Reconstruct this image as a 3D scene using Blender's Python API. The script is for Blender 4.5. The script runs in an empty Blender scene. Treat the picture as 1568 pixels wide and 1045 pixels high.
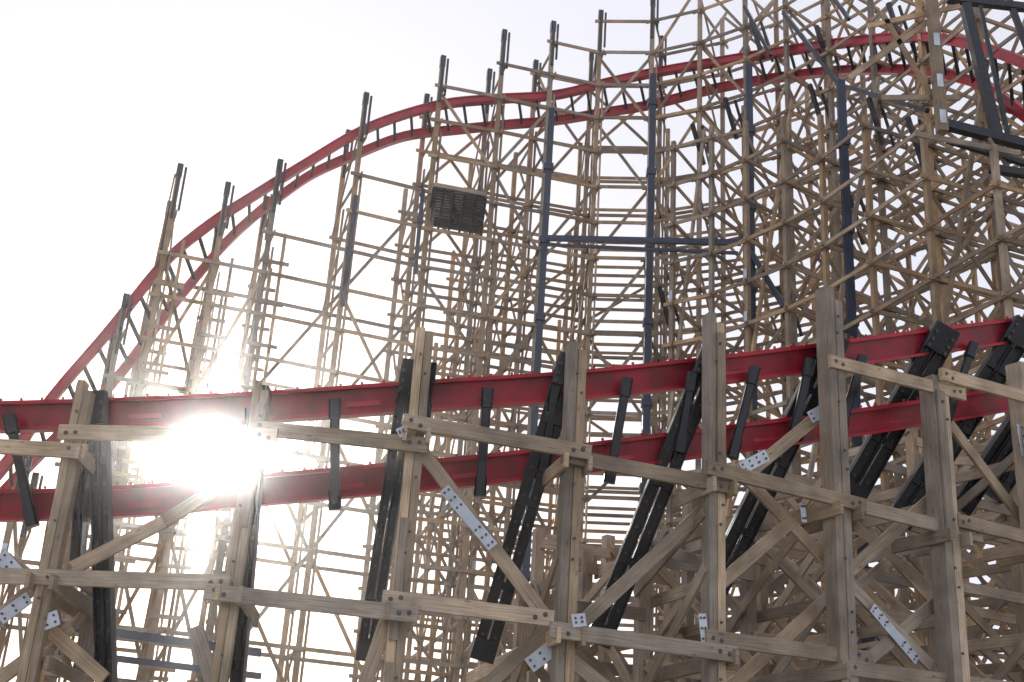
import bpy, math, random
import numpy as np
from mathutils import Vector, Matrix
R = random.Random(7)
FPX=1960.0; PITCH=math.radians(22.6); ROLL=math.radians(3.7)
CAM=Vector((0,0,1.6))
F=Vector((0,math.cos(PITCH),math.sin(PITCH)))
r0=Vector((1,0,0)); u0=Vector((0,-math.sin(PITCH),math.cos(PITCH)))
UP=u0*math.cos(ROLL)-r0*math.sin(ROLL); RT=r0*math.cos(ROLL)+u0*math.sin(ROLL)
Z=Vector((0,0,1))
def ray(u,v): return (F+RT*((u-784)/FPX)+UP*((522.5-v)/FPX))
def P(u,v,D):
    d=ray(u,v); return CAM+d*(D/d.y)
def lerp(a,b,t): return a+(b-a)*t
def interp(tab,u):
    if u<=tab[0][0]: return tab[0][1]
    for (a,x),(b,y) in zip(tab,tab[1:]):
        if u<=b: return lerp(x,y,(u-a)/(b-a))
    return tab[-1][1]

# ---------------- mesh builder
class MB:
    def __init__(s): s.v=[];s.f=[];s.uv=[];s.t=[]
    def quad(s,idx,uvs,t):
        s.f.append(idx); s.uv.extend(uvs); s.t.extend([t]*len(idx))
    def beam(s,a,b,w,h,ref=Z,ch=0.0,tone=None):
        a=Vector(a);b=Vector(b); d=b-a; L=d.length
        if L<1e-4: return
        d/=L
        sd=d.cross(ref)
        if sd.length<1e-3: sd=d.cross(Vector((0.13,1,0)))
        sd.normalize(); up=sd.cross(d).normalized()
        t=tone or (R.random(),R.random(),R.random())
        w2=w/2;h2=h/2
        if ch>0: pr=[(-w2+ch,-h2),(w2-ch,-h2),(w2,-h2+ch),(w2,h2-ch),(w2-ch,h2),(-w2+ch,h2),(-w2,h2-ch),(-w2,-h2+ch)]
        else: pr=[(-w2,-h2),(w2,-h2),(w2,h2),(-w2,h2)]
        n=len(pr); o=len(s.v)
        for q in (a,b):
            for (x,y) in pr: s.v.append(q+sd*x+up*y)
        v0=R.random()*50; u_=R.random()*50; acc=0
        for i in range(n):
            j=(i+1)%n; e=math.dist(pr[i],pr[j])
            s.quad((o+i,o+j,o+n+j,o+n+i),[(u_,v0+acc),(u_,v0+acc+e),(u_+L,v0+acc+e),(u_+L,v0+acc)],t); acc+=e
        s.quad(tuple(o+i for i in reversed(range(n))),[(v0+pr[i][0],u_+pr[i][1]) for i in reversed(range(n))],t)
        s.quad(tuple(o+n+i for i in range(n)),[(v0+pr[i][0],u_+pr[i][1]) for i in range(n)],t)
    def cyl(s,c,ax,r,h,n=8,tone=None):
        ax=ax.normalized(); x=ax.orthogonal().normalized(); y=ax.cross(x); t=tone or (R.random(),R.random(),R.random())
        o=len(s.v)
        for k in (0,1):
            for i in range(n):
                a=2*math.pi*i/n; s.v.append(c+ax*(h*k)+x*(r*math.cos(a))+y*(r*math.sin(a)))
        for i in range(n):
            j=(i+1)%n; s.quad((o+i,o+j,o+n+j,o+n+i),[(0,0)]*4,t)
        s.quad(tuple(o+n+i for i in range(n)),[(0,0)]*n,t)
        s.quad(tuple(o+i for i in reversed(range(n))),[(0,0)]*n,t)
    def sweep(s,pts,ou,os_,h,w,upv,tone=None):
        t=tone or (.5,.5,.5); n=len(pts); o=len(s.v); L=0
        for i,p in enumerate(pts):
            tg=(pts[min(i+1,n-1)]-pts[max(i-1,0)]).normalized()
            sd=tg.cross(upv).normalized(); up=sd.cross(tg).normalized()
            for (x,y) in ((-w/2,-h/2),(w/2,-h/2),(w/2,h/2),(-w/2,h/2)):
                s.v.append(p+sd*(os_+x)+up*(ou+y))
        for i in range(n-1):
            l=(pts[i+1]-pts[i]).length
            for k in range(4):
                j=(k+1)%4; a=o+i*4
                s.quad((a+k,a+j,a+4+j,a+4+k),[(L,k),(L,k+.3),(L+l,k+.3),(L+l,k)],t)
            L+=l
        s.quad((o+3,o+2,o+1,o),[(0,0)]*4,t); e=o+(n-1)*4
        s.quad((e,e+1,e+2,e+3),[(0,0)]*4,t)
    def obj(s,name,mat,parent):
        me=bpy.data.meshes.new(name); me.from_pydata([tuple(v) for v in s.v],[],s.f)
        uv=me.uv_layers.new(name="UVMap"); uv.data.foreach_set("uv",np.array(s.uv,dtype=np.float32).ravel())
        ca=me.color_attributes.new("tone","FLOAT_COLOR","CORNER")
        arr=np.ones((len(s.t),4),dtype=np.float32); arr[:,:3]=np.array(s.t,dtype=np.float32)
        ca.data.foreach_set("color",arr.ravel())
        me.materials.append(mat)
        o=bpy.data.objects.new(name,me); bpy.context.collection.objects.link(o); o.parent=parent
        return o
def empty(name):
    e=bpy.data.objects.new(name,None); bpy.context.collection.objects.link(e); return e

# ---------------- materials
def newmat(name):
    m=bpy.data.materials.new(name); m.use_nodes=True; nt=m.node_tree; nt.nodes.clear()
    o=nt.nodes.new('ShaderNodeOutputMaterial'); b=nt.nodes.new('ShaderNodeBsdfPrincipled')
    nt.links.new(b.outputs[0],o.inputs[0]); return m,nt,b
def wood(name,c1,c2,c3,bump=.3,dark=.55):
    m,nt,b=newmat(name); N=nt.nodes.new; L=nt.links.new
    at=N('ShaderNodeAttribute'); at.attribute_name='tone'
    sep=N('ShaderNodeSeparateColor'); L(at.outputs['Color'],sep.inputs[0])
    uv=N('ShaderNodeUVMap'); mp=N('ShaderNodeMapping'); mp.inputs['Scale'].default_value=(1.2,38,1); L(uv.outputs[0],mp.inputs[0])
    n1=N('ShaderNodeTexNoise'); n1.inputs['Scale'].default_value=1.5; n1.inputs['Detail'].default_value=5; n1.inputs['Distortion'].default_value=.6; L(mp.outputs[0],n1.inputs['Vector'])
    r=N('ShaderNodeValToRGB'); r.color_ramp.elements[0].position=.3; r.color_ramp.elements[1].position=.7
    r.color_ramp.elements[0].color=(*[x*dark for x in c1],1); r.color_ramp.elements[1].color=(*c1,1); L(n1.outputs['Fac'],r.inputs[0])
    r2=N('ShaderNodeMix'); r2.data_type='RGBA'; L(sep.outputs[1],r2.inputs['Factor']); r2.inputs['A'].default_value=(*c2,1); r2.inputs['B'].default_value=(*c3,1)
    mu=N('ShaderNodeMix'); mu.data_type='RGBA'; mu.blend_type='MULTIPLY'; mu.inputs['Factor'].default_value=1; L(r.outputs[0],mu.inputs['A']); L(r2.outputs['Result'],mu.inputs['B'])
    tc=N('ShaderNodeTexCoord'); n2=N('ShaderNodeTexNoise'); n2.inputs['Scale'].default_value=1.7; n2.inputs['Detail'].default_value=4; L(tc.outputs['Object'],n2.inputs['Vector'])
    mr=N('ShaderNodeMapRange'); mr.inputs[1].default_value=.3; mr.inputs[2].default_value=.7; mr.inputs[3].default_value=.64; mr.inputs[4].default_value=1.2; L(n2.outputs['Fac'],mr.inputs[0])
    mt=N('ShaderNodeMapRange'); mt.inputs[3].default_value=.64; mt.inputs[4].default_value=1.3; L(sep.outputs[0],mt.inputs[0])
    mm=N('ShaderNodeMath'); mm.operation='MULTIPLY'; L(mr.outputs[0],mm.inputs[0]); L(mt.outputs[0],mm.inputs[1])
    mp2=N('ShaderNodeMapping'); mp2.inputs['Scale'].default_value=(1.6,5,1); L(uv.outputs[0],mp2.inputs[0])
    vo=N('ShaderNodeTexVoronoi'); vo.inputs['Scale'].default_value=1.3; L(mp2.outputs[0],vo.inputs['Vector'])
    kr=N('ShaderNodeMapRange'); kr.inputs[1].default_value=.05; kr.inputs[2].default_value=.12; kr.inputs[3].default_value=.45; kr.inputs[4].default_value=1; L(vo.outputs['Distance'],kr.inputs[0])
    m2=N('ShaderNodeMath'); m2.operation='MULTIPLY'; L(mm.outputs[0],m2.inputs[0]); L(kr.outputs[0],m2.inputs[1])
    sc=N('ShaderNodeVectorMath'); sc.operation='SCALE'; L(mu.outputs['Result'],sc.inputs[0]); L(m2.outputs[0],sc.inputs['Scale'])
    L(sc.outputs[0],b.inputs['Base Color']); b.inputs['Roughness'].default_value=.75
    bp=N('ShaderNodeBump'); bp.inputs['Strength'].default_value=bump; bp.inputs['Distance'].default_value=.01; L(n1.outputs['Fac'],bp.inputs['Height']); L(bp.outputs[0],b.inputs['Normal'])
    return m
def paint(name,col,rough,var=.25,metal=0):
    m,nt,b=newmat(name); N=nt.nodes.new; L=nt.links.new
    tc=N('ShaderNodeTexCoord'); n=N('ShaderNodeTexNoise'); n.inputs['Scale'].default_value=2.5; n.inputs['Detail'].default_value=6; L(tc.outputs['Object'],n.inputs['Vector'])
    r=N('ShaderNodeValToRGB'); r.color_ramp.elements[0].position=.35; r.color_ramp.elements[1].position=.7
    r.color_ramp.elements[0].color=(*[c*(1-var) for c in col],1); r.color_ramp.elements[1].color=(*[min(1,c*(1+var)) for c in col],1); L(n.outputs['Fac'],r.inputs[0]); L(r.outputs[0],b.inputs['Base Color'])
    mr=N('ShaderNodeMapRange'); mr.inputs[3].default_value=rough-.1; mr.inputs[4].default_value=rough+.15; L(n.outputs['Fac'],mr.inputs[0]); L(mr.outputs[0],b.inputs['Roughness'])
    b.inputs['Metallic'].default_value=metal; return m
M_woodF=wood('weathered_wood_near',(.51,.425,.335),(.84,.86,.89),(1.12,.98,.80),.3,.52)
M_woodB=wood('weathered_wood_far',(.44,.355,.265),(.82,.87,.95),(1.22,.98,.70),.1,.6)
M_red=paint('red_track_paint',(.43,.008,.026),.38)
M_redd=paint('red_track_paint_shaded',(.28,.006,.02),.42,.4)  # same red, darkened to paint the shade on the rail webs
M_blk=paint('black_steel_paint',(.010,.012,.018),.28)
M_navy=paint('navy_steel_paint',(.015,.026,.06),.35)
M_galv=paint('galvanised_steel',(.50,.54,.60),.42,.2,.45)
M_bolt=paint('bolt_steel',(.10,.09,.09),.5,.2,.6)

# ================= FOREGROUND
fgDtab=[(-400,18.9),(-130,18.3),(135,18.0),(402,17.8),(652,17.8),(883,18.0),(1092,18.5),(1268,19.3),(1425,20.2),(1560,21.2),(1690,22.3),(1820,23.5)]
def fD(u): return interp(fgDtab,u)
fgE=empty('wooden_coaster_support_structure')
W=MB(); K=MB(); G=MB(); B=MB()
st=[(-130,600,.23,0),(135,583,.24,0),(402,588,.22,-.05),(652,498,.25,-.12),(883,527,.27,-.25),(1092,483,.27,-.36),(1268,445,.33,-.46),(1428,575,.36,-.5),(1560,560,.36,-.55),(1690,520,.36,-.6),(1820,500,.36,-.6)]
vlim=[900,900,950,960,890,820,790,750,710,670,650]
NR=[1,2,1,1,3,4,4,4,4,4,4]
fronts=[]
for i,(u,v,w,nx) in enumerate(st):
    D=fD(u); t=P(u,v,D); n=Vector((nx,math.sqrt(1-nx*nx),0)); tg=Vector((n.y,-n.x,0))
    fronts.append((t,n,tg,w))
    for s in (-1,1):
        c=t+tg*(s*w*.26)
        W.beam(Vector((c.x,c.y,0)),Vector((c.x,c.y,t.z-(.12 if s>0 else 0)-R.random()*.1)),w*.49,w*.9,ref=n,ch=.008)
    zz=t.z-.35
    while zz>1:
        L_=R.uniform(1.6,2.8); c=t-n*(w*.45+.03)+tg*(R.choice((-1,1))*w*.2)
        if R.random()<.45: W.beam(Vector((c.x,c.y,max(0,zz-L_))),Vector((c.x,c.y,zz)),w*.5,.05,ref=n,ch=.005)
        for q in (.2,.5,L_-.3):
            B.cyl(Vector((t.x,t.y,zz-q))-n*(w*.45+.055)+tg*R.uniform(-.06,.06),-n,.022,.025)
        zz-=L_+.3
def wbeam(a,b,w=.07,h=.22,off=-.2,mb=W,bolts=True):
    pa=P(a[0],a[1],fD(a[0])+off); pb=P(b[0],b[1],fD(b[0])+off)
    mb.beam(pa,pb,w,h,ch=.006)
    if bolts:
        d=(pb-pa).normalized()
        for e,s in ((pa,1),(pb,-1)):
            for q in (.12,.26):
                c=e+d*(s*q)+Vector((0,-w/2-.001,R.uniform(-.04,.04)))
                B.cyl(c,Vector((0,-1,0)),.022,.02); B.cyl(c,Vector((0,-1,0)),.035,.006)
    return pa,pb
ribs=[((-140,676),(132,692)),((90,662),(425,668)),((385,655),(655,683)),((617,645),(905,694)),((860,697),(1128,748)),((1082,716),(1325,775)),((1286,768),(1503,822)),((1465,797),(1640,840)),
 ((1270,553),(1477,605)),((1440,573),(1620,622)),
 ((-140,878),(352,893)),((315,906),(640,942)),((585,916),(848,948)),((842,964),(1128,1003)),((1080,976),(1335,1010)),((1288,1022),(1600,1062)),
 ((-140,1085),(360,1120)),((300,1130),(900,1190)),((860,1200),(1600,1260))]
for i,(a,b) in enumerate(ribs):
    wbeam(a,b,off=-.23-(i%2)*.085)
diags=[((108,872),(250,800)),((245,803),(385,715)),((-20,960),(75,880)),((70,960),(160,1040)),((640,683),(835,945)),((890,955),(1085,775)),((735,1060),(880,925)),((1125,715),(1290,885)),
 ((1140,730),(1262,630)),((1285,880),(1425,1020)),((1455,650),(1590,830)),((1295,880),(1430,760)),((555,1060),(600,925)),((1090,905),(1210,800)),((1110,1060),(1280,905)),((1330,1010),(1460,900)),((860,1000),(960,1080)),((0,850),(40,880)),((330,1060),(300,960)),((0,1040),(110,960))]
for i,(a,b) in enumerate(diags):
    wbeam(a,b,w=.06,h=.2,off=.2+(i%3)*.07,bolts=False)
def plate(a,b,off,w=.2):
    pa=P(a[0],a[1],fD(a[0])+off); pb=P(b[0],b[1],fD(b[0])+off)
    G.beam(pa,pb,.012,w,ch=.003); d=(pb-pa); L=d.length; d.normalize()
    sd=d.cross(Vector((0,1,0))).normalized()
    k=max(2,int(L/.13))
    for i in range(k):
        if .3<i/(k-1)<.7 and L>.6: continue
        for s in (-1,1):
            c=pa+d*(.06+(L-.12)*i/(k-1))+sd*(s*w*.22)+Vector((0,-.007,0))
            B.cyl(c,Vector((0,-1,0)),.018,.018)
for p in [((680,748),(755,838),.13,.17),((1135,718),(1175,697),.1,.19),((1335,930),(1405,1012),.1,.17),((1445,820),(1455,905),-.22,.17),((0,948),(45,915),.1,.2),((65,955),(90,945),-.16,.22),
          ((810,1020),(850,990),.1,.22),((1240,640),(1262,628),.1,.2),((0,850),(28,880),.1,.2),((885,940),(888,960),-.3,.2),((1075,940),(1080,985),-.22,.12),((1560,650),(1568,700),-.2,.2),((1228,770),(1232,800),-.1,.1),((612,655),(618,668),-.36,.12)]:
    plate(*p)
rows=[]
for i,(t,n,tg,w) in enumerate(fronts):
    u=st[i][0]; D=fD(u); row=[(t.x,t.y,t.z)]
    nr=NR[i]
    for k in range(1,nr):
        p=t+n*(2.2*k); 
        zt=CAM.z+(P(u,vlim[i],D).z-CAM.z)*(p.y/D)*(1-.02*k)+R.uniform(-.3,.3)
        row.append((p.x,p.y,zt))
        W.beam(Vector((p.x,p.y,0)),Vector((p.x,p.y,zt)),.2,.2,ref=n,ch=.006)
    rows.append(row)
    vz=[P(u,vv,D).z for vv in (interp([(-200,680),(135,690),(402,665),(652,665),(883,705),(1092,740),(1268,775),(1428,815),(1560,830),(1820,860)],u),
                               interp([(-200,885),(135,888),(402,905),(652,930),(883,968),(1092,995),(1268,1020),(1428,1040),(1820,1090)],u))]
    for j,z in enumerate(vz+[vz[1]-2,vz[1]-4]):
        if z<.3: continue
        e=n*(2.2*max(nr-1,.6)+.4) if j>0 else n*.9
        for s in (-1,1):
            o=tg*(s*(w*.5+.045))
            if R.random()<.85:
                b0=Vector((t.x,t.y,z-.12))-n*(.35)+o
                W.beam(b0,Vector((t.x,t.y,z-.12))+e+o,.06,.22,ch=.005)
for i,row in enumerate(rows):
    n=fronts[i][1]; tg=fronts[i][2]
    for k in range(len(row)-1):
        a=row[k]; b=row[k+1]; ztop=min(a[2],b[2])
        z=.2
        while z<ztop-.6:
            z2=min(z+1.9,ztop)
            for s in (1,-1):
                if R.random()<.6:
                    za,zb=(z,z2) if s>0 else (z2,z)
                    W.beam(Vector((a[0],a[1],za))+tg*(.14*s),Vector((b[0],b[1],zb))+tg*(.14*s),.05,.17,ch=.004)
            W.beam(Vector((a[0],a[1],z2-.1))+tg*.2,Vector((b[0],b[1],z2-.1))+tg*.2,.05,.19,ch=.004)
            z+=1.9
for i in range(len(rows)-1):
    for k in range(1,min(len(rows[i]),len(rows[i+1]))):
        a=rows[i][k];b=rows[i+1][k];ztop=min(a[2],b[2]); n=fronts[i][1]
        z=ztop-.3; m=0
        while z>0.4:
            W.beam(Vector((a[0],a[1],z))-n*.13,Vector((b[0],b[1],z+R.uniform(-.02,.02)))-n*.13,.05,.2,ch=.004)
            if R.random()<.5:
                W.beam(Vector((a[0],a[1],z))-n*.19,Vector((b[0],b[1],max(.1,z-1.5)))-n*.19,.05,.17,ch=.004)
            if R.random()<.45:
                W.beam(Vector((b[0],b[1],z))+n*.14,Vector((a[0],a[1],max(.1,z-1.5)))+n*.14,.05,.17,ch=.004)
            z-=1.7; m+=1
W.obj('timber_posts_and_braces',M_woodF,fgE)

# steel cranked legs: pair of broad channels, narrow slot, bolted stiffeners
steels=[((-120,620),(-150,1080),.16,.9),((150,608),(163,1080),.17,.9),((133,640),(118,860),.1,.3),((403,600),(362,1060),.12,.8),((630,560),(560,1010),.19,1.0),((872,552),(738,1010),.24,1.0),((1092,540),(915,985),.27,1.0),((1280,522),(1095,900),.29,1.0),((1447,508),(1300,765),.33,.9),((1568,500),(1375,800),.33,.9),((1610,570),(1470,780),.26,.9),((1700,470),(1520,760),.3,.9),((1800,440),(1600,830),.28,.9)]
for (a,b,w,dd) in steels:
    pa=P(a[0],a[1],fD(a[0])+.30); pb=P(b[0],b[1],fD(a[0])+.30+dd)
    d=(pb-pa).normalized(); X=Vector((1,0,0)); sd=(X-d*X.dot(d)).normalized(); fr=d.cross(sd).normalized()
    if fr.y>0: fr=-fr
    w*=1.35
    for s in (-1,1):
        c=sd*(s*w*.29)
        K.beam(pa+c,pb+c,w*.46,.02,ref=fr)
        for e in (-1,1):
            cc=sd*(s*w*.29+e*w*.22)+fr*.055
            K.beam(pa+cc,pb+cc,.018,.10,ref=fr)
        K.beam(pa+c-fr*.14,pb+c-fr*.14,w*.44,.03,ref=fr)
        cc=sd*(s*w*.52)-fr*.07
        K.beam(pa+cc,pb+cc,.02,.16,ref=fr)
    for q in np.arange(.9,(pb-pa).length-.3,1.3):
        K.beam(pa+d*float(q),pa+d*float(q+.12),w*1.0,.13,ref=fr,ch=.01)
    K.beam(pa-d*.08,pa+d*.42,w*1.08,.24,ref=fr,ch=.03)
    K.beam(pb-d*.3,pb+d*.02,w*1.1,.2,ref=fr,ch=.02)
    for q in (.1,.25,.38):
        for s in (-1,1): B.cyl(pa+d*q+sd*(s*w*.35)+fr*.12,fr,.03,.035)
    for q in np.arange(.45,(pb-pa).length-.3,.43):
        for s in (-1,1): B.cyl(pa+d*float(q)+sd*(s*w*.30)+fr*.01,fr,.024,.03)
K.obj('black_steel_legs',M_blk,fgE)
G.obj('galvanised_splice_plates',M_galv,fgE)
B.obj('bolts',M_bolt,fgE)

def catmull(pts,n=8):
    o=[]; q=[pts[0]*2-pts[1]]+pts+[pts[-1]*2-pts[-2]]
    for i in range(1,len(q)-2):
        for k in range(n):
            t=k/n; a,b,c,d=q[i-1],q[i],q[i+1],q[i+2]
            o.append(.5*((2*b)+(c-a)*t+(2*a-5*b+4*c-d)*t*t+(3*b-a-3*c+d)*t**3))
    o.append(pts[-1]); return o
tE=empty('steel_coaster_track')
up_r=[(-300,646),(0,640),(200,634),(400,625),(650,608),(850,595),(1000,580),(1200,556),(1400,528),(1568,505),(1750,475)]
lo_r=[(-300,778),(0,776),(200,769),(400,752),(600,734),(700,725),(850,709),(1000,690),(1150,670),(1300,650),(1420,632),(1568,608),(1750,580)]
TR=MB();TS=MB();BT=MB()
UPV=Vector((0,-.18,1)).normalized()
for tab,off in ((up_r,.75),(lo_r,1.0)):
    pts=catmull([P(u,v,fD(u)+off) for u,v in tab])
    TR.sweep(pts,.20,0,.045,.34,UPV); TR.sweep(pts,-.20,0,.045,.34,UPV)
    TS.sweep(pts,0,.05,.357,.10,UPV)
    TR.sweep(pts,.235,0,.022,.20,UPV)
    acc=0
    for a,b in zip(pts,pts[1:]):
        l=(b-a).length; d=(b-a)/l
        while acc<l:
            c=a+d*acc
            TR.cyl(c+UPV*.245+Vector((0,-.06,0)),UPV,.022,.035,6); TR.cyl(c+UPV*(-.224)+Vector((0,-.13,0)),-UPV,.022,.03,6)
            acc+=.33
        acc-=l
    for s in range(5,len(pts)-1,12):
        a=pts[s]; d=(pts[s+1]-a).normalized()
        TR.beam(a-d*.25+Vector((0,-.08,0)),a+d*.25+Vector((0,-.08,0)),.03,.24,ch=.004)
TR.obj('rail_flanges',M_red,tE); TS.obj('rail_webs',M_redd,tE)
ties=[((15,640),(50,803)),((-120,640),(-110,800)),((513,616),(513,778)),((747,600),(735,757)),((960,584),(933,736)),((1155,567),(1122,698)),((1320,550),(1285,668)),((1490,530),(1450,640)),((385,630),(390,755)),((660,560),(650,645)),((850,595),(832,720)),((1060,576),(1040,690)),((1240,555),(1215,665))]
for i,(a,b) in enumerate(ties):
    pa=P(a[0],a[1],fD(a[0])+.46);pb=P(b[0],b[1],fD(b[0])+.7)
    BT.beam(pa,pb,.14,.13,ref=Vector((0,1,0)),ch=.02)
    d=(pb-pa).normalized(); j=Vector((0,-.01,0))
    BT.beam(pa-d*.04+j,pa+d*.26+j,.18,.17,ref=Vector((0,1,0)),ch=.03)
    BT.beam(pb+d*.04+j,pb-d*.26+j,.18,.17,ref=Vector((0,1,0)),ch=.03)
BT.obj('black_cross_ties',M_blk,tE)

# ================= BACKGROUND HILL
bgE=empty('wooden_coaster_support_structure')
S=[(-190,900,37.5,2),(-80,830,37.8,2),(40,690,38,2),(120,600,38.3,2),(192,462,38.6,3),(275,262,39,3),(348,290,39.5,3),(428,255,40,2),(560,152,41,2),(678,95,42,3),(772,55,42.5,5),(847,42,43,5),(920,25,43.5,5),(1000,2,43.3,5),(1072,-30,42.4,4),(1140,-60,41.2,4),(1200,-80,39.8,4),(1262,-100,38.2,4),(1325,-120,36.4,4),(1395,-140,34.2,4),(1480,-150,31.8,3),(1580,-150,29.4,3),(1700,-150,27,3)]
bgDtab=[(s[0],s[2]) for s in S]
def bD(u): return interp(bgDtab,u)
pos=[P(s[0],s[1],s[2]) for s in S]
nor=[]
for i in range(len(pos)):
    a=pos[max(i-1,0)];b=pos[min(i+1,len(pos)-1)]; t=Vector((b.x-a.x,b.y-a.y,0)).normalized(); nor.append(Vector((-t.y,t.x,0)))
W=MB(); K=MB(); N_=MB(); G2=MB()
RS=2.4; LV=1.55
cols=[]
for i,p in enumerate(pos):
    c={}
    n=nor[i]; tg=Vector((n.y,-n.x,0)); right=S[i][0]>=1072
    ks=list(range(0,S[i][3]))
    if right: ks=[-1]+ks
    pw=.15 if right else .17
    for k in ks:
        q=p+n*(RS*k); zt=p.z
        if k>=2: zt=p.z-(k-1)*3.2
        if k==1: zt=p.z-.3
        if k<0: zt=p.z+k*5-4
        if zt<1: continue
        c[k]=(Vector((q.x,q.y,0)),zt)
        W.beam(Vector((q.x,q.y,0)),Vector((q.x,q.y,zt)),pw,pw,ref=n)
        if k in(0,1) and S[i][0]<1010:
            W.beam(Vector((q.x,q.y,0))+tg*.19,Vector((q.x,q.y,zt-3.2))+tg*.19,.06,.15,ref=n)
            K.beam(Vector((q.x,q.y,zt-.25)),Vector((q.x,q.y,zt+.25)),.2,.2,ref=n)
            K.beam(Vector((q.x,q.y,zt-1.9))-n*.14,Vector((q.x,q.y,zt+.1))-n*.14,.10,.09,ref=n)
            K.beam(Vector((q.x,q.y,zt-1.5))+tg*.2,Vector((q.x,q.y,zt+.18))+tg*.2,.08,.09,ref=n)
        if S[i][0] in (192,275,348,428) and k<2:
            W.beam(Vector((q.x,q.y,0))+tg*.55,Vector((q.x,q.y,zt-2.6))+tg*.55,.1,.15,ref=n)
            for z in np.arange(2,zt-3,LV): W.beam(Vector((q.x,q.y,z))-tg*.2-n*.12,Vector((q.x,q.y,z+.02))+tg*.8-n*.12,.05,.13)
    cols.append(c)
for i,c in enumerate(cols):
    n=nor[i]; tg=Vector((n.y,-n.x,0)); ks=sorted(c); right=S[i][0]>=1072; px=.6 if S[i][0]>500 else .95
    for k,k2 in zip(ks,ks[1:]):
        a,za=c[k]; b,zb=c[k2]; zt=min(za,zb); l=0
        while (l+1)*LV<zt-.3:
            z=(l+1)*LV; W.beam(a+Z*z+tg*.13-n*.3,b+Z*z+tg*.13+n*.3,.06,.13)
            if l%2==0 and (l+3)*LV<zt+.3:
                if R.random()<px: W.beam(a+Z*z+tg*.19,b+Z*(z+2*LV)+tg*.19,.05,.12)
                if R.random()<px: W.beam(b+Z*z-tg*.13,a+Z*(z+2*LV)-tg*.13,.05,.12)
            if R.random()<.03: G2.beam(a+Z*z-n*.12,a+Z*(z+.5)-n*.12,.14,.012,ref=n)
            l+=1
    if -1 in c and i%2==0:
        a,za=c[-1]; b,zb=c[0]
        W.beam(a-n*4+tg*.2,b+Z*(zb*.8)+tg*.2,.1,.13)
for i in range(len(cols)-1):
    n=nor[i]
    for k in cols[i]:
        if k not in cols[i+1]: continue
        a,za=cols[i][k]; b,zb=cols[i+1][k]; zt=min(za,zb); l=0
        if S[i][0]<600: zt-=1.9
        dense=S[i][0]>=678
        while (l+1)*LV<zt-.2:
            z=(l+1)*LV+R.uniform(-.02,.02)
            if dense or k==0 or l%2==0:
                e=(b-a).normalized()*.25
                W.beam(a+Z*z-n*.14-e,b+Z*z-n*.14+e,.05,.13)
            if k in (0,1,3):
                step=2 if dense else 3
                if l%step==0 and (l+1+step)*LV<zt+.5:
                    pr=.45 if dense else (.8 if k==0 else .2)
                    if R.random()<pr: W.beam(a+Z*z+n*.13,b+Z*(z+step*LV)+n*.13,.05,.12)
                    if R.random()<pr: W.beam(b+Z*z+n*.19,a+Z*(z+step*LV)+n*.19,.05,.12)
            l+=1
# heavy post standing on the steel frame near the top right
t=P(1420,-80,28.2); zb=P(1446,203,28.2).z
W.beam(Vector((t.x,t.y,zb)),t,.26,.26,ref=Vector((0,1,0)))
for z in (zb+.4,zb+1.5,zb+2.8):
    q=Vector((t.x,t.y-.14,z)); G2.beam(q-Z*.2,q+Z*.2,.16,.012,ref=Vector((0,1,0)))
for a,b in (((1330,40),(1470,10)),((1350,150),(1470,150)),((1400,205),(1560,235)),((1300,120),(1440,20)),((1440,170),(1350,20))):
    W.beam(P(a[0],a[1],28.5),P(b[0],b[1],28.5),.06,.15)
W.obj('timber_lattice',M_woodB,bgE); G2.obj('galvanised_straps',M_galv,bgE)
def vcol(u,vt,vb,D,w=.22):
    t=P(u,vt,D); zb=P(u,vb,D).z
    N_.beam(Vector((t.x,t.y,max(0,zb))),t,w,w,ref=Vector((0,1,0)))
    for z in np.arange(max(0,zb)+2,t.z,3.1): N_.beam(Vector((t.x,t.y,z)),Vector((t.x,t.y,z+.25)),w*1.5,w*1.5,ref=Vector((0,1,0)))
vcol(845,168,1300,42.0,.24); vcol(1000,115,1300,42.2,.24); vcol(1146,100,1300,39.0,.24); vcol(1287,125,1300,34.5,.24)
vcol(545,300,470,40.9,.14); vcol(648,290,420,41,.14)
N_.beam(P(838,365,41.8),P(1135,372,39.2),.14,.2); N_.beam(P(838,375,41.8),P(1130,388,39.2),.1,.1)
N_.beam(P(1135,360,39.2),P(1200,470,38),.14,.16)
N_.beam(P(90,958,38.0),P(400,1000,39.3),.14,.24); N_.beam(P(90,998,38.0),P(400,1036,39.3),.14,.18)
N_.obj('navy_steel_columns',M_navy,bgE)
for (a,b,w) in [((1285,130),(1200,20),.14),((1285,130),(1420,170),.14),((1180,85),(1140,10),.12),((1300,30),(1250,-40),.12)]:
    K.beam(P(a[0],a[1],bD(a[0])-.6),P(b[0],b[1],bD(b[0])-.6),w,w)
for (a,b,w) in [((1450,-2),(1640,20),.2),((1478,8),(1528,215),.25),((1500,8),(1545,215),.1),((1436,188),(1640,240),.24),((1450,215),(1640,272),.14),((1515,258),(1640,278),.2),((1545,0),(1590,120),.14)]:
    D=28.8; K.beam(P(a[0],a[1],D),P(b[0],b[1],D),w,w,ref=Vector((0,1,0)))
for (u,v) in [(1110,150),(1060,190),(1150,30),(1250,40),(1330,150),(1390,180),(1240,130),(1010,440),(1360,5),(1190,440),(1300,300)]:
    D=bD(u)-.4; p=P(u,v,D); K.beam(p,p+Vector((.5,.3,-1.6)),.13,.13); K.beam(p+Vector((.4,.1,0)),p+Vector((.9,.4,-1.6)),.08,.08)
K.obj('black_steel_caps_and_frame',M_blk,bgE)

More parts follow.
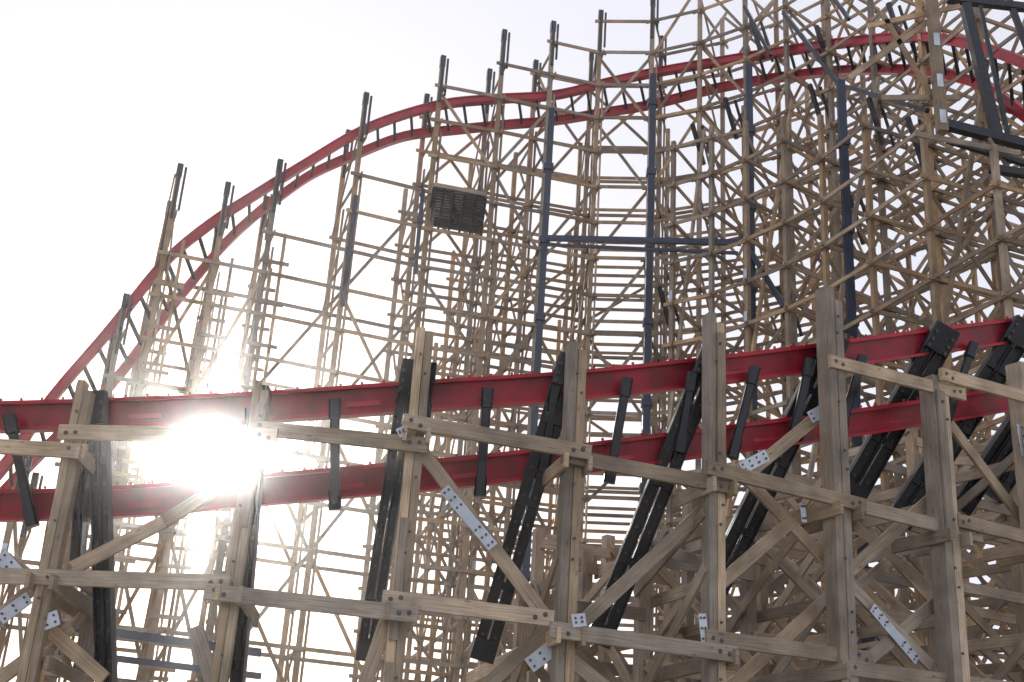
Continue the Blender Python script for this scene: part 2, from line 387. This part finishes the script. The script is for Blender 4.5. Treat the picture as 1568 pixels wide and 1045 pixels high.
t2=empty('steel_coaster_track'); TR=MB(); BT=MB()
r1=[(-120,850),(0,722),(80,610),(165,510),(250,405),(320,345),(400,293),(470,250),(540,208),(600,182),(680,160),(760,152),(850,146),(930,127),(1000,112),(1100,95),(1200,79),(1300,65),(1400,57),(1470,65),(1530,82),(1600,112),(1680,160)]
r2=[(-120,890),(0,760),(95,662),(170,590),(240,500),(300,425),(350,368),(400,322),(430,300),(480,266),(545,237),(620,209),(700,199),(780,191),(850,185),(930,172),(1000,160),(1100,135),(1200,118),(1300,108),(1400,108),(1470,120),(1520,140),(1600,200),(1680,260)]
c1=catmull([P(u,v,bD(u)+.5) for u,v in r1],6); c2=catmull([P(u,v,bD(u)+1.7) for u,v in r2],6)
for c in (c1,c2):
    TR.sweep(c,.13,0,.05,.3,Z); TR.sweep(c,-.13,0,.05,.3,Z); TR.sweep(c,0,0,.22,.20,Z)
def resamp(c,n):
    L=[0]
    for a,b in zip(c,c[1:]): L.append(L[-1]+(b-a).length)
    o=[];j=0
    for i in range(n):
        s=L[-1]*i/(n-1)
        while j<len(L)-2 and L[j+1]<s: j+=1
        o.append(c[j].lerp(c[j+1],(s-L[j])/max(1e-6,L[j+1]-L[j])))
    return o
a_=resamp(c1,76); b_=resamp(c2,76)
for a,b in zip(a_,b_):
    BT.beam(a-Z*.12,b-Z*.12,.10,.10)
TR.obj('rails',M_red,t2); BT.obj('black_cross_ties',M_blk,t2)

# maintenance platform
pE=empty('maintenance_platform'); Q=MB()
D=41.2; c00=P(664,288,D); c10=P(744,303,D-.1); c01=P(655,345,D+1.6); c11=P(736,358,D+1.5)
for i in range(15):
    t=i/14; Q.beam(c00.lerp(c01,t)+Z*.02,c10.lerp(c11,t)+Z*.02,.135,.04)
for t in (0,.2,.4,.6,.8,1): Q.beam(c00.lerp(c10,t)-Z*.08,c01.lerp(c11,t)-Z*.08,.09,.1)
Q.obj('slatted_deck',M_blk,pE)
Q=MB()
for a,b in ((c00,c10),(c01,c11),(c00,c01),(c10,c11)):
    Q.beam(a+Z*.12,b+Z*.12,.06,.2)
Q.obj('deck_frame',M_woodB,pE)

# ground
me=bpy.data.meshes.new('ground'); s=1500
me.from_pydata([(-s,-s,0),(s,-s,0),(s,s,0),(-s,s,0)],[],[(0,1,2,3)])
g=bpy.data.objects.new('ground',me); bpy.context.collection.objects.link(g)
m,nt,b=newmat('pale_gravel'); n=nt.nodes.new('ShaderNodeTexNoise'); n.inputs['Scale'].default_value=.4; n.inputs['Detail'].default_value=8
tc=nt.nodes.new('ShaderNodeTexCoord'); nt.links.new(tc.outputs['Object'],n.inputs['Vector'])
r=nt.nodes.new('ShaderNodeValToRGB'); r.color_ramp.elements[0].position=.3; r.color_ramp.elements[1].position=.5
r.color_ramp.elements[0].color=(.13,.14,.08,1); r.color_ramp.elements[1].color=(.42,.39,.34,1)
nt.links.new(n.outputs['Fac'],r.inputs[0]); nt.links.new(r.outputs[0],b.inputs['Base Color']); b.inputs['Roughness'].default_value=.95
me.materials.append(m)

# ================= LIGHT
sd=ray(326,694).normalized()
el=math.asin(sd.z); az=math.atan2(sd.x,sd.y)
sun=bpy.data.lights.new('sun','SUN'); sun.energy=4.8; sun.angle=math.radians(.5); sun.color=(1,.96,.89)
so=bpy.data.objects.new('sun',sun); bpy.context.collection.objects.link(so); so.rotation_euler=sd.to_track_quat('Z','Y').to_euler(); so.location=(0,0,60)
w=bpy.data.worlds.new('World'); bpy.context.scene.world=w; w.use_nodes=True; nt=w.node_tree
bg=nt.nodes['Background']; bg.inputs['Strength'].default_value=.12
sk=nt.nodes.new('ShaderNodeTexSky'); sk.sky_type='NISHITA'; sk.sun_disc=False; sk.sun_elevation=el; sk.sun_rotation=az; sk.dust_density=2; sk.air_density=1.0
ml=nt.nodes.new('ShaderNodeVectorMath'); ml.operation='SCALE'; nt.links.new(sk.outputs[0],ml.inputs[0]); ml.inputs['Scale'].default_value=.2
ad=nt.nodes.new('ShaderNodeVectorMath'); ad.operation='ADD'; nt.links.new(ml.outputs[0],ad.inputs[0]); ad.inputs[1].default_value=(6.45,6.5,7.2)
nt.links.new(ad.outputs[0],bg.inputs['Color'])
# haze volume added to spread the sun's glare over the structure
me=bpy.data.meshes.new('added_glare_haze'); x0,x1,y0,y1,z0,z1=-90,90,-30,90,-.5,60
vs=[(x,y,z) for x in(x0,x1) for y in(y0,y1) for z in(z0,z1)]
me.from_pydata(vs,[],[(0,1,3,2),(4,6,7,5),(0,4,5,1),(2,3,7,6),(0,2,6,4),(1,5,7,3)])
hz=bpy.data.objects.new('added_glare_haze',me); bpy.context.collection.objects.link(hz)
m=bpy.data.materials.new('glare_scatter'); m.use_nodes=True; nt=m.node_tree; nt.nodes.clear()
o=nt.nodes.new('ShaderNodeOutputMaterial'); vsn=nt.nodes.new('ShaderNodeVolumeScatter'); vsn.inputs['Density'].default_value=.0013; vsn.inputs['Anisotropy'].default_value=.974
nt.links.new(vsn.outputs[0],o.inputs['Volume']); me.materials.append(m)

cam=bpy.data.cameras.new('camera'); co=bpy.data.objects.new('camera',cam); bpy.context.collection.objects.link(co)
B3=-F
co.matrix_world=Matrix(((RT.x,UP.x,B3.x,CAM.x),(RT.y,UP.y,B3.y,CAM.y),(RT.z,UP.z,B3.z,CAM.z),(0,0,0,1)))
cam.lens=45; cam.sensor_width=36; cam.clip_end=5000; cam.clip_start=.1
bpy.context.scene.camera=co
vs_=bpy.context.scene.view_settings; vs_.view_transform='Standard'; vs_.look='None'; vs_.exposure=0
